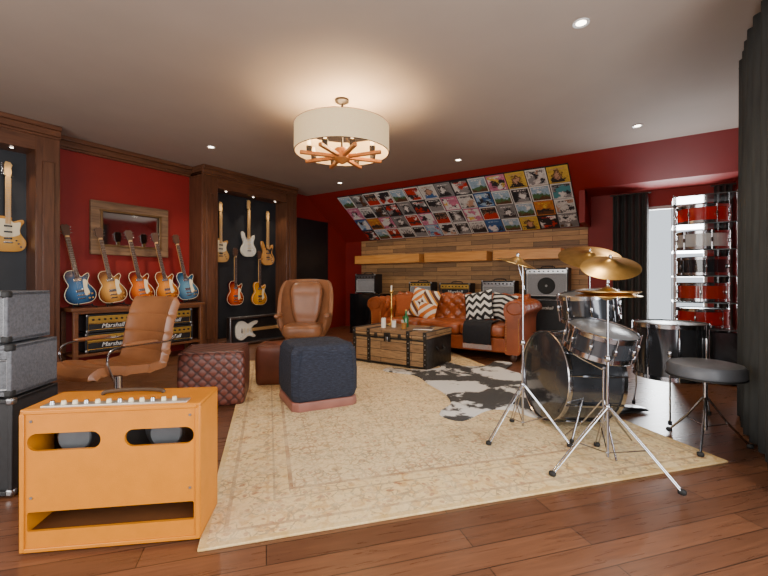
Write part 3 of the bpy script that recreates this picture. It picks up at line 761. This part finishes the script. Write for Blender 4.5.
for k2 in range(5):
    a=k2*2*pi/5+.3; c1=math.cos(a); s1=math.sin(a)
    part('base_leg',M().tube([(0,0,.12),(.15*c1,.15*s1,.1),(.3*c1,.3*s1,.07)],[.024,.018,.013]),chrome,e)
    part('caster',M().cyl((.3*c1-.018*s1,.3*s1+.018*c1,.03),(.3*c1+.018*s1,.3*s1-.018*c1,.03),.03,n=14),rubber,e)

# ------------------------------------------------------------------ ceiling lamp
LX,LY=-2.6,3.13
e=thing('ceiling_lamp','cream drum shade ceiling lamp with wooden wheel spokes','lamp',(LX,LY,2.9))
f=NT('lamp_shade_linen'); n=f.noise(f.mapping((1,1,3)),60,3)
f.base(f.ramp(n,[(.3,(.50,.38,.22)),(.7,(.62,.49,.30))]),.8); f.b.inputs['Emission Color'].default_value=(1,.68,.33,1); f.b.inputs['Emission Strength'].default_value=.6; shade=f.mat
ST,SB=-.27,-.53
part('lamp_shade',M().lathe([(.47,SB),(.47,ST),(.462,ST),(.462,SB),(.47,SB)],64),shade,e)
bronze=pm('bronze',(.08,.04,.02),.4,.8)
for zz in(ST,SB): part('shade_rim',M().tube([(.466*math.cos(2*pi*k/64),.466*math.sin(2*pi*k/64),zz) for k in range(64)],.005,6,True),bronze,e)
dkm=pm('dark_canopy_metal',(.02,.012,.008),.5,.3)
part('canopy',M().lathe([(0,0),(.07,0),(.07,-.02),(.03,-.045),(0,-.045)],24),dkm,e)
part('rod',M().cyl((0,0,-.03),(0,0,-.5),.012),dkm,e)
part('hub',M().lathe([(0,-.49),(.07,-.49),(.085,-.51),(.085,-.595),(.05,-.62),(.015,-.64),(0,-.645)],24),spokew,e)
warm=NT('warm_bulb'); warm.base((1,.8,.5)); warm.b.inputs['Emission Color'].default_value=(1,.66,.32,1); warm.b.inputs['Emission Strength'].default_value=5; warm=warm.mat
for k2 in range(8):
    a=k2*pi/4+.2; T=Matrix.Rotation(a,4,'Z')@Matrix.Translation((.24,0,-.57))
    part('spoke',M().box((0,0,0),(.36,.038,.034),T),spokew,e,bev=.006)
    Tb=Matrix.Translation((.33*math.cos(a),.33*math.sin(a),-.045))
    part('bulb_cup',M().lathe([(0,-.51),(.026,-.51),(.03,-.46),(.018,-.455),(0,-.455)],12,Tb),dkm,e)
    part('bulb',M().lathe([(0,-.455),(.01,-.455),(.018,-.43),(.012,-.395),(0,-.385)],12,Tb),warm,e)
for k2 in range(3):
    a=k2*2*pi/3; part('shade_arm',M().cyl((0,0,ST-.01),(.462*math.cos(a),.462*math.sin(a),ST-.01),.004,n=6),bronze,e)
def light(ty,name,loc,en,col,size=.1,rot=(0,0,0),**k):
    l=bpy.data.lights.new(name,ty); l.energy=en; l.color=col
    if ty=='AREA':
        l.shape='RECTANGLE'; l.size=size[0]; l.size_y=size[1]
    else: l.shadow_soft_size=size
    for a,b_ in k.items(): setattr(l,a,b_)
    o=bpy.data.objects.new(name,l); C.objects.link(o); o.location=loc; o.rotation_euler=rot; return o
light('POINT','lamp_glow',(LX+.13,LY+.08,2.52),28,(1,.68,.35),.1)
for dx,dy in((.16,0),(-.16,.0)):
    light('SPOT','lamp_uplight',(LX+dx,LY+dy,2.45),72,(1,.68,.33),.06,(rad(180),0,0),spot_size=rad(165),spot_blend=1.0)
# downlights
disc=NT('downlight_lens'); disc.base((1,.95,.85)); disc.b.inputs['Emission Color'].default_value=(1,.88,.7,1); disc.b.inputs['Emission Strength'].default_value=14; disc=disc.mat
for x,y,en in((-.43,3.12,65),(-.17,5.57,85),(-4.99,3.25,110),(-2.45,5.66,75),(-4.85,5.78,70),(-2.6,.6,55)):
    e=thing('recessed_downlight','round white recessed ceiling downlight','light',(x,y,2.9),group='recessed ceiling downlights')
    part('trim_ring',M().lathe([(.035,-.001),(.055,-.001),(.055,-.008),(.035,-.004)],24),white,e)
    part('lens',M().lathe([(0,-.003),(.036,-.003)],24),disc,e)
    light('SPOT','downlight_beam',(x,y,2.88),en,(1,.85,.66),.04,spot_size=rad(125),spot_blend=.8)
for y in(4.15,4.7,5.2,1.44):
    xx=-5.95; zt=2.575
    e=thing('cabinet_spotlight','small round spotlight above the guitars','light',(xx,y,zt),group='guitar display spotlights')
    part('trim_ring',M().lathe([(.018,0),(.03,0),(.03,-.007),(.018,-.004)],16),chrome,e); part('lens',M().lathe([(0,-.002),(.019,-.002)],16),disc,e)
    light('SPOT','display_beam',(xx,y,zt-.02),20,(1,.84,.64),.02,spot_size=rad(80),spot_blend=.9)

# ------------------------------------------------------------------ records on the slope
PH=math.atan2(.9,-1.3)
up=Vector((0,-1.3,.9)).normalized(); nr=Vector((0,-.9,-1.3)).normalized()
part('display_board',M().box((0,0,0),(4.40,1.385,.02)),pm('board_black',(.015,.015,.02),.6),None,tuple(Vector((-3.26,7.6,2.0))+up*.742+nr*.012),(PH,0,0),label='dark board behind rows of record sleeves',cat='board')
sl_me=mesh('record_sleeve',M().box((0,0,0),(.298,.328,.01)))
K=(.03,.03,.035); Wt=(.78,.76,.70); Gy=(.28,.27,.26); Rd=(.55,.03,.015); Yl=(.75,.50,.08); Bl=(.04,.14,.36); Sk=(.55,.32,.20); Br=(.13,.06,.03); Pk=(.70,.22,.34); Tl=(.08,.30,.33); Gn=(.08,.18,.07); Or=(.68,.24,.05); Pb=(.38,.55,.68)
specs=[('portrait',K,Gy,Wt,Gy,'black and white'),('portrait',Yl,Br,Sk,K,'yellow'),('geo',Wt,K,Sk,Gy,'white collage'),('scene',Rd,K,Wt,Rd,'red'),
('geo',Pb,Wt,Bl,Rd,'pale blue collage'),('portrait',Gy,K,Wt,K,'grey'),('band',K,Br,Sk,Rd,'dark group'),('geo',K,Rd,Wt,Gy,'black and red collage'),
('geo',Pk,Wt,K,Yl,'pink collage'),('scene',Pb,Gn,Wt,Br,'pale blue landscape'),('portrait',Pk,K,Wt,Wt,'pink'),('scene',Or,K,Yl,Br,'orange'),('band',Wt,K,Gy,K,'white group'),('geo',Wt,K,Rd,Gy,'white and red collage'),('portrait',Wt,Br,Sk,Bl,'white'),('scene',K,Gy,Wt,Gy,'monochrome landscape'),('geo',Gy,Wt,K,Br,'grey collage'),('geo',Bl,Pb,Wt,K,'blue collage'),('geo',K,Gy,Wt,Tl,'dark collage')]
smats=[]
for k,(ty,p0,p1,p2,p3,nm) in enumerate(specs):
    f=NT('record_sleeve_art_%d'%k); oi=f.n('ShaderNodeObjectInfo'); rnd=oi.outputs['Random']
    o=f.xyz(); rs=f.m('MULTIPLY',f.m('SUBTRACT',rnd,.5),.10); r3=f.m('MULTIPLY',rnd,30.)
    nz=f.noise(f.comb(o[0],o[1],r3),19,6,.7)
    nz2=f.noise(f.comb(o[1],o[0],r3),15,4,.6)
    x=f.m('SUBTRACT',o[0],rs); x=f.m('ADD',x,f.m('MULTIPLY',f.m('SUBTRACT',nz,.5),.26)); y=f.m('ADD',o[1],f.m('MULTIPLY',f.m('SUBTRACT',nz2,.5),.26))
    def el(cx,cy,rx,ry,xx=None):
        a=f.m('DIVIDE',f.m('SUBTRACT',xx if xx is not None else x,cx),rx); b_=f.m('DIVIDE',f.m('SUBTRACT',y,cy),ry)
        return f.m('LESS_THAN',f.m('ADD',f.m('MULTIPLY',a,a),f.m('MULTIPLY',b_,b_)),1.)
    col=f.mix(f.ramp(nz,[(.4,(0,0,0)),(.7,(.7,)*3)]),p0,tuple(min(1,c_*.4) for c_ in p0))
    if ty=='portrait':
        col=f.mix(el(0,-.17,.12,.13),col,p3); col=f.mix(el(0,.005,.072,.09),col,p1)
        col=f.mix(el(.0,-.01,.045,.066),col,p2)
    elif ty=='band':
        xx=f.m('PINGPONG',f.m('ADD',x,.4),.034)
        col=f.mix(f.m('LESS_THAN',y,-.02),col,p3); col=f.mix(el(0,.02,.02,.05,xx),col,p1); col=f.mix(el(0,.012,.015,.03,xx),col,p2)
    elif ty=='geo':
        vo=f.n('ShaderNodeTexVoronoi'); f.l(f.comb(f.m('ADD',x,0.),y,r3),vo.inputs['Vector']); vo.inputs['Scale'].default_value=10
        g=f.xyz(vo.outputs['Color'])[0]
        col=f.mix(f.m('LESS_THAN',g,.25),col,p1); col=f.mix(f.m('GREATER_THAN',g,.66),col,p2); col=f.mix(f.m('GREATER_THAN',g,.86),col,p3)
    else:
        col=f.mix(el(.04,.05,.035,.035),col,p2); col=f.mix(f.m('LESS_THAN',y,-.02),col,p1); col=f.mix(f.m('LESS_THAN',y,-.08),col,p3)
    # plain coloured border around each sleeve keeps the square grid readable
    edge=f.m('MAXIMUM',f.m('DIVIDE',f.m('ABSOLUTE',o[0]),.149),f.m('DIVIDE',f.m('ABSOLUTE',o[1]),.164))
    col=f.mix(f.m('GREATER_THAN',edge,.9),col,p0 if k%3 else Wt)
    ban=f.m('MULTIPLY',f.m('MULTIPLY',f.m('GREATER_THAN',o[1],.105),f.m('LESS_THAN',o[1],.128)),f.m('LESS_THAN',f.m('ABSOLUTE',o[0]),.1))
    col=f.mix(f.m('MULTIPLY',ban,f.m('GREATER_THAN',f.noise(f.mapping((60,3,1)),1.2,1),.47)),col,p2 if ty!='geo' else p1)
    f.base(col,.35); smats.append((f.mat,nm))
sl_me.materials.append(smats[0][0])
last=-1
for r_ in range(4):
    for c_ in range(14):
        k=random.randrange(len(smats))
        while k==last: k=random.randrange(len(smats))
        last=k
        ob=bpy.data.objects.new('record_sleeve',sl_me); C.objects.link(ob)
        ob.material_slots[0].link='OBJECT'; ob.material_slots[0].material=smats[k][0]
        ob.location=Vector((-5.3+.314*c_,7.6,2.0))+up*(.225+.345*r_)+nr*.028
        ob.rotation_euler=(PH,0,0)
        ob['label']=smats[k][1]+' record sleeve mounted on sloped ceiling'; ob['category']='record'; ob['group']='record sleeves on the sloped ceiling'
for xa,xb in((-5.65,-4.0),(-3.88,-2.58),(-2.46,-1.3)):
    bx('floating_shelf',((xa+xb)/2,7.41,1.55),(xb-xa,.32,.18),honey,None,.006,label='thick honey oak floating shelf on timber wall',cat='shelf',group='floating oak shelves')

# ------------------------------------------------------------------ curtains
def curtain(label,p0,p1,z0,z1,folds,amp_,name='curtain'):
    p0=Vector(p0);p1=Vector(p1);d=p1-p0;L=d.length;d.normalize();nn=Vector((-d[1],d[0]))
    e=thing(name,label,'curtain',((p0[0]+p1[0])/2,(p0[1]+p1[1])/2,0)); mid=(p0+p1)/2
    def g(i,j):
        w_=math.sin(i*folds*2*pi)+.3*math.sin(i*folds*5.1+1)
        a=amp_*(.75+.35*(1-j))
        q=(p0-mid)+d*(L*i)+nn*(a*w_)
        return (q[0],q[1],z0+(z1-z0)*j)
    part('fabric_panel',M().grid(folds*14,12,g),curt,e,solid=.006)
    q0=(p0-mid)-d*.04;q1=(p1-mid)+d*.04
    part('curtain_rod',M().cyl((q0[0],q0[1],z1+.005),(q1[0],q1[1],z1+.005),.012),iron,e)
    return e
curtain('heavy charcoal floor length curtain by tall window',(.59,2.75),(.59,4.42),.012,2.86,10,.05)
curtain('charcoal curtain hanging beside the dormer window',(-.56,7.42),(-.09,7.42),.012,2.44,5,.05)
curtain('gathered charcoal curtain between dormer window and red wall',(.70,7.42),(.90,7.42),.012,2.44,3,.04)
curtain('charcoal curtain hanging along the red wall',(.87,4.75),(.87,5.3),.012,2.7,4,.04)

# ------------------------------------------------------------------ drums
shellk=pm('smoked_grey_shell',(.055,.058,.065),.14,.5,.3,3,coat=.6)
headw=pm('smoked_drum_head',(.05,.053,.06),.15,.35,.3,3,coat=.6)
headl=pm('grey_drum_head',(.13,.135,.14),.3,0,.1,5)
def drum(name,label,R,D,shm,loc,rot,nl=8,head=headw,group=None,legs=0):
    e=thing(name,label,'drum',loc,rot,group)
    part('shell',M().lathe([(R,0.01),(R,D-.01),(R-.008,D-.01),(R-.008,.01),(R,.01)],48),shm,e)
    for nm,z in(('batter_head',D),('resonant_head',0)):
        part(nm,M().lathe([(0,z),(R*.96,z),(R*1.005,z-.006 if z else .006)],48),head,e)
    for z in(0,D):
        s=1 if z else -1
        part('hoop',M().lathe([(R+.002,z-s*.025),(R+.009,z-s*.025),(R+.011,z+s*.004),(R+.006,z+s*.009),(R+.002,z+s*.004),(R+.002,z-s*.025)],48),chrome,e)
    lm=None; rm=None
    for k in range(nl):
        a=2*pi*k/nl+.2
        if lm is None:
            hh=min(.06,D*.25) if D<.25 else D*.6
            lm=mesh('lug',M().sq((R+.012,0,D/2),(.026,.02,hh),.5,.6,12,8)); rm=mesh('tension_rod',M().cyl((R+.016,0,-.005),(R+.016,0,D+.012),.004,n=6))
        part('lug',lm,chrome,e,rot=(0,0,a)); part('tension_rod',rm,chrome,e,rot=(0,0,a))
    if legs:
        for k in range(3):
            a=2*pi*k/3+.5; c1,s1=math.cos(a),math.sin(a)
            part('leg',M().tube([((R+.025)*c1,(R+.025)*s1,D*.55),((R+.03)*c1,(R+.03)*s1,-legs*.5),((R+.05)*c1,(R+.05)*s1,-legs+.02)],.007),chrome,e)
            part('rubber_foot',M().cyl(((R+.05)*c1,(R+.05)*s1,-legs),((R+.05)*c1,(R+.05)*s1,-legs+.03),.014,n=8),rubber,e)
            part('leg_bracket',M().sq(((R+.02)*c1,(R+.02)*s1,D*.5),(.04,.04,.05),.6,.6,12,8),chrome,e)
    return e
dv=Vector((-.74,-.67,0.05)).normalized(); bc=Vector((-.55,3.42,.36)); D=.44
q=dv.to_track_quat('Z','Y').to_euler()
b=drum('bass_drum','large smoked grey bass drum with chrome hardware on rug',.33,D,shellk,tuple(bc-dv*D/2),q,10,headw)
inv=(Matrix.Translation(bc-dv*D/2)@q.to_matrix().to_4x4()).inverted()
pv=Vector((-dv[1],dv[0],0)).normalized()
for s in(-1,1):
    a=bc+dv*.10+pv*s*.31+Vector((0,0,-.08)); f_=bc+dv*.26+pv*s*.42; f_.z=.03
    part('spur',M().cyl((inv@a)[:],(inv@f_)[:],.008),chrome,b); part('rubber_foot',M().sq((inv@f_)[:],(.03,.03,.03),1,1,8,6),rubber,b)
a=bc+Vector((0,0,.325)); c1=bc+Vector((.10,.05,.42))
part('tom_mount',M().cyl((inv@a)[:],(inv@c1)[:],.014),chrome,b)
drum('rack_tom','smoked grey tom drum with chrome rods above bass drum',.20,.2,shellk,(-.42,3.50,.80),(rad(7),rad(-5),0),8,headl)
drum('snare_drum','smoked grey and chrome drum tilted beside the cymbal stand',.20,.15,shellk,(-.31,2.97,.64),(rad(8),rad(13),0),10,headl)
e=thing('snare_stand','chrome tripod stand holding the tilted drum','stand',(-.28,3.0,.012))
part('column',M().cyl((0,0,.06),(0,0,.52),.009),chrome,e)
for k in range(3):
    a=k*2*pi/3+.9; c1,s1=math.cos(a),math.sin(a)
    part('leg',M().tube([(0.01*c1,.01*s1,.3),(.12*c1,.12*s1,.14),(.24*c1,.24*s1,.01)],.006),chrome,e)
    part('basket_arm',M().tube([(0,0,.50),(.12*c1,.12*s1,.55),(.19*c1,.19*s1,.585)],.006),chrome,e)
drum('floor_tom','large dark floor tom with chrome legs and hoops',.25,.42,shellk,(.10,4.02,.33),(0,0,0),8,headl,legs=.317)
def stand(label,loc,h,fr,rotz,cyms):
    e=thing('cymbal_stand',label,'cymbal stand',loc,(0,0,rotz))
    part('pole',M().cyl((0,0,.08),(0,0,h*.55),.008),chrome,e)
    part('upper_pole',M().cyl((0,0,h*.5),(0,0,h+.02),.0055),chrome,e)
    part('height_clamp',M().sq((0,0,h*.55),(.032,.03,.036),.5,.5,12,8),chrome,e)
    part('leg_collar',M().sq((0,0,.36),(.032,.032,.04),.5,.6,12,8),chrome,e)
    for k in range(3):
        a=k*2*pi/3; c1,s1=math.cos(a),math.sin(a)
        for o_ in(-.009,.009):
            part('leg',M().tube([(.012*c1-o_*s1,.012*s1+o_*c1,.36),(fr*.5*c1-o_*s1,fr*.5*s1+o_*c1,.2),(fr*c1-o_*s1,fr*s1+o_*c1,.018)],.0038),chrome,e)
        part('brace',M().cyl((0,0,.1),(fr*.55*c1,fr*.55*s1,.175),.0035,n=6),chrome,e)
        part('rubber_foot',M().sq((fr*c1,fr*s1,.016),(.04,.028,.03),.7,.7,12,8),rubber,e)
    for ox,oy,z,R,tx,ty in cyms:
        if ox or oy: part('boom_arm',M().cyl((-ox*.3,-oy*.3,h*.86),(ox,oy,z-.01),.005),chrome,e)
        me=M().lathe([(.006,.028),(.02,.026),(.04,.014),(.055,.004),(R*.6,-.006),(R,-.022),(R,-.024),(R*.6,-.008),(.055,.001),(.04,.011),(.006,.024)],56)
        part('cymbal',me,brass,e,(ox,oy,z),(tx,ty,0))
        part('wing_nut',M().sq((ox,oy,z+.04),(.018,.018,.03),.7,.7,10,8),chrome,e)
    return e
stand('chrome double braced stand with bronze cymbal and hi-hats',(-.225,2.63,.012),1.16,.35,rad(-15),[(.01,.015,1.18,.155,rad(24),rad(14)),(0,0,1.02,.17,0,0),(0,0,1.0,.17,pi,0)])
stand('chrome cymbal stand with small tilted bronze splash cymbal',(-.76,2.86,.012),1.19,.30,0,[(-.03,-.02,1.22,.15,rad(-3),rad(17))])
stand('chrome cymbal stand with large bronze ride behind drums',(-.50,4.16,0.012),1.30,.25,0,[(0,0,1.32,.27,rad(24),rad(10))])
e=thing('bass_drum_pedal','chrome and black bass drum foot pedal on floor','pedal',(-.24,3.85,.012),(0,0,rad(140)))
bx('footboard',(0,-.1,.05),(.09,.27,.012),steel,e,.004,rot=(rad(8),0,0)); bx('base_plate',(0,-.08,.008),(.1,.34,.012),rubber,e,.003)
m=M().tube([(-.06,.08,.01),(-.06,.08,.2),(.06,.08,.2),(.06,.08,.01)],.01); part('frame',m,chrome,e)
part('beater',M().sq((0,.10,.3),(.05,.05,.05),1,1,12,8),white,e); part('beater_rod',M().cyl((0,.08,.2),(0,.10,.3),.004),chrome,e)
# stool
e=thing('drum_stool','round grey padded drum stool with chrome tripod','stool',(.275,3.40,.012))
seatm=pm('grey_vinyl',(.085,.09,.10),.4,0,.2,10,.2,150)
part('seat',M().lathe([(0,.445),(.17,.445),(.20,.45),(.215,.468),(.215,.515),(.2,.537),(.16,.546),(0,.548)],48),seatm,e)
part('seat_piping',M().tube([(.215*math.cos(2*pi*k/48),.215*math.sin(2*pi*k/48),.46) for k in range(48)],.005,6,True),rubber,e)
part('column',M().cyl((0,0,.1),(0,0,.45),.012),chrome,e)
for k in range(3):
    a=k*2*pi/3+.35; c1,s1=math.cos(a),math.sin(a)
    part('leg',M().tube([(.015*c1,.015*s1,.31),(.12*c1,.12*s1,.16),(.25*c1,.25*s1,.015)],.007),chrome,e)
    part('brace',M().cyl((0,0,.12),(.13*c1,.13*s1,.15),.004,n=6),chrome,e)
    part('rubber_foot',M().sq((.25*c1,.25*s1,.016),(.04,.03,.03),.7,.7,12,8),rubber,e)
# drum tower
tx,ty=.44,5.8
e=thing('drum_rack','tall black and chrome rack holding stacked snare drums','rack',(tx,ty,0))
for sx in(-1,1):
    for sy in(-1,1): bx('post',(sx*.27,sy*.27,1.02),(.010,.010,2.04),steel,e,.003)
bx('base_cabinet',(0,0,.28),(.58,.58,.54),blackgloss,e,.008)
zs=[.57,.855,1.14,1.425,1.71]
rg=pm('rack_glass',(.12,.13,.13),.1,.2)
for z in zs+[2.02]: bx('rack_shelf',(0,0,z),(.55,.55,.01),rg,e)
cols=[((.42,.014,.007),'red'),((.40,.025,.009),'dark red'),((.02,.02,.024),'black'),((.58,.57,.55),'pale grey'),((.50,.014,.007),'bright red')]
for k,(c_,nm) in enumerate(cols):
    drum('snare_drum',nm+' lacquered snare drum displayed on the rack',.23,.19,pm('snare_lacquer_%d'%k,c_,.15,0,.1,coat=.6),(tx,ty,zs[k]+.017),(0,0,.2*k),6,headl,'snare drums stacked on the rack')
# guitar in case at foot of cabinet
e=thing('guitar_case','black guitar display case at foot of the cabinet','case',(-5.77,4.68,0),(0,0,0))
bx('back_board',(-.03,0,.26),(.02,1.22,.46),black,e,.004,)
m=M()
for a_,b_,c_,d_2 in((0,.47,1.22,.03),(0,.035,1.22,.03),(-.6,.25,.03,.45),(.6,.25,.03,.45)): m.box((0,a_,b_),(.1,c_,d_2))
part('frame',m,steel,e,bev=.004); 
guitar('double',(.8,.76,.66),(.75,.7,.6),(-5.77,4.20,.25),(0,rad(90),R9),'white double-cutaway guitar lying sideways in black case',white,maple)

# ------------------------------------------------------------------ light, world, camera
light('AREA','window_light_side',(1.35,.8,1.4),200,(.97,.98,1),(3.4,2.1),(0,rad(90),0))
light('AREA','window_light_front',(-2,-2.2,1.5),180,(1,.94,.86),(4.3,2.1),(rad(90),0,0))
light('AREA','window_light_dormer',(.26,7.9,1.3),110,(.95,.98,1),(.72,1.9),(rad(-90),0,0))
wd=bpy.data.worlds.new('world'); SC.world=wd; wd.use_nodes=True
bg=wd.node_tree.nodes['Background']; bg.inputs[0].default_value=(.85,.92,1,1); bg.inputs[1].default_value=1.3
cam=bpy.data.cameras.new('camera'); co=bpy.data.objects.new('camera',cam); C.objects.link(co)
cam.sensor_width=36; cam.lens=405/768*36; cam.shift_y=-8/768; cam.clip_start=.05
co.location=(0,0,1.1); co.rotation_euler=(rad(90),0,rad(33.8))
SC.camera=co
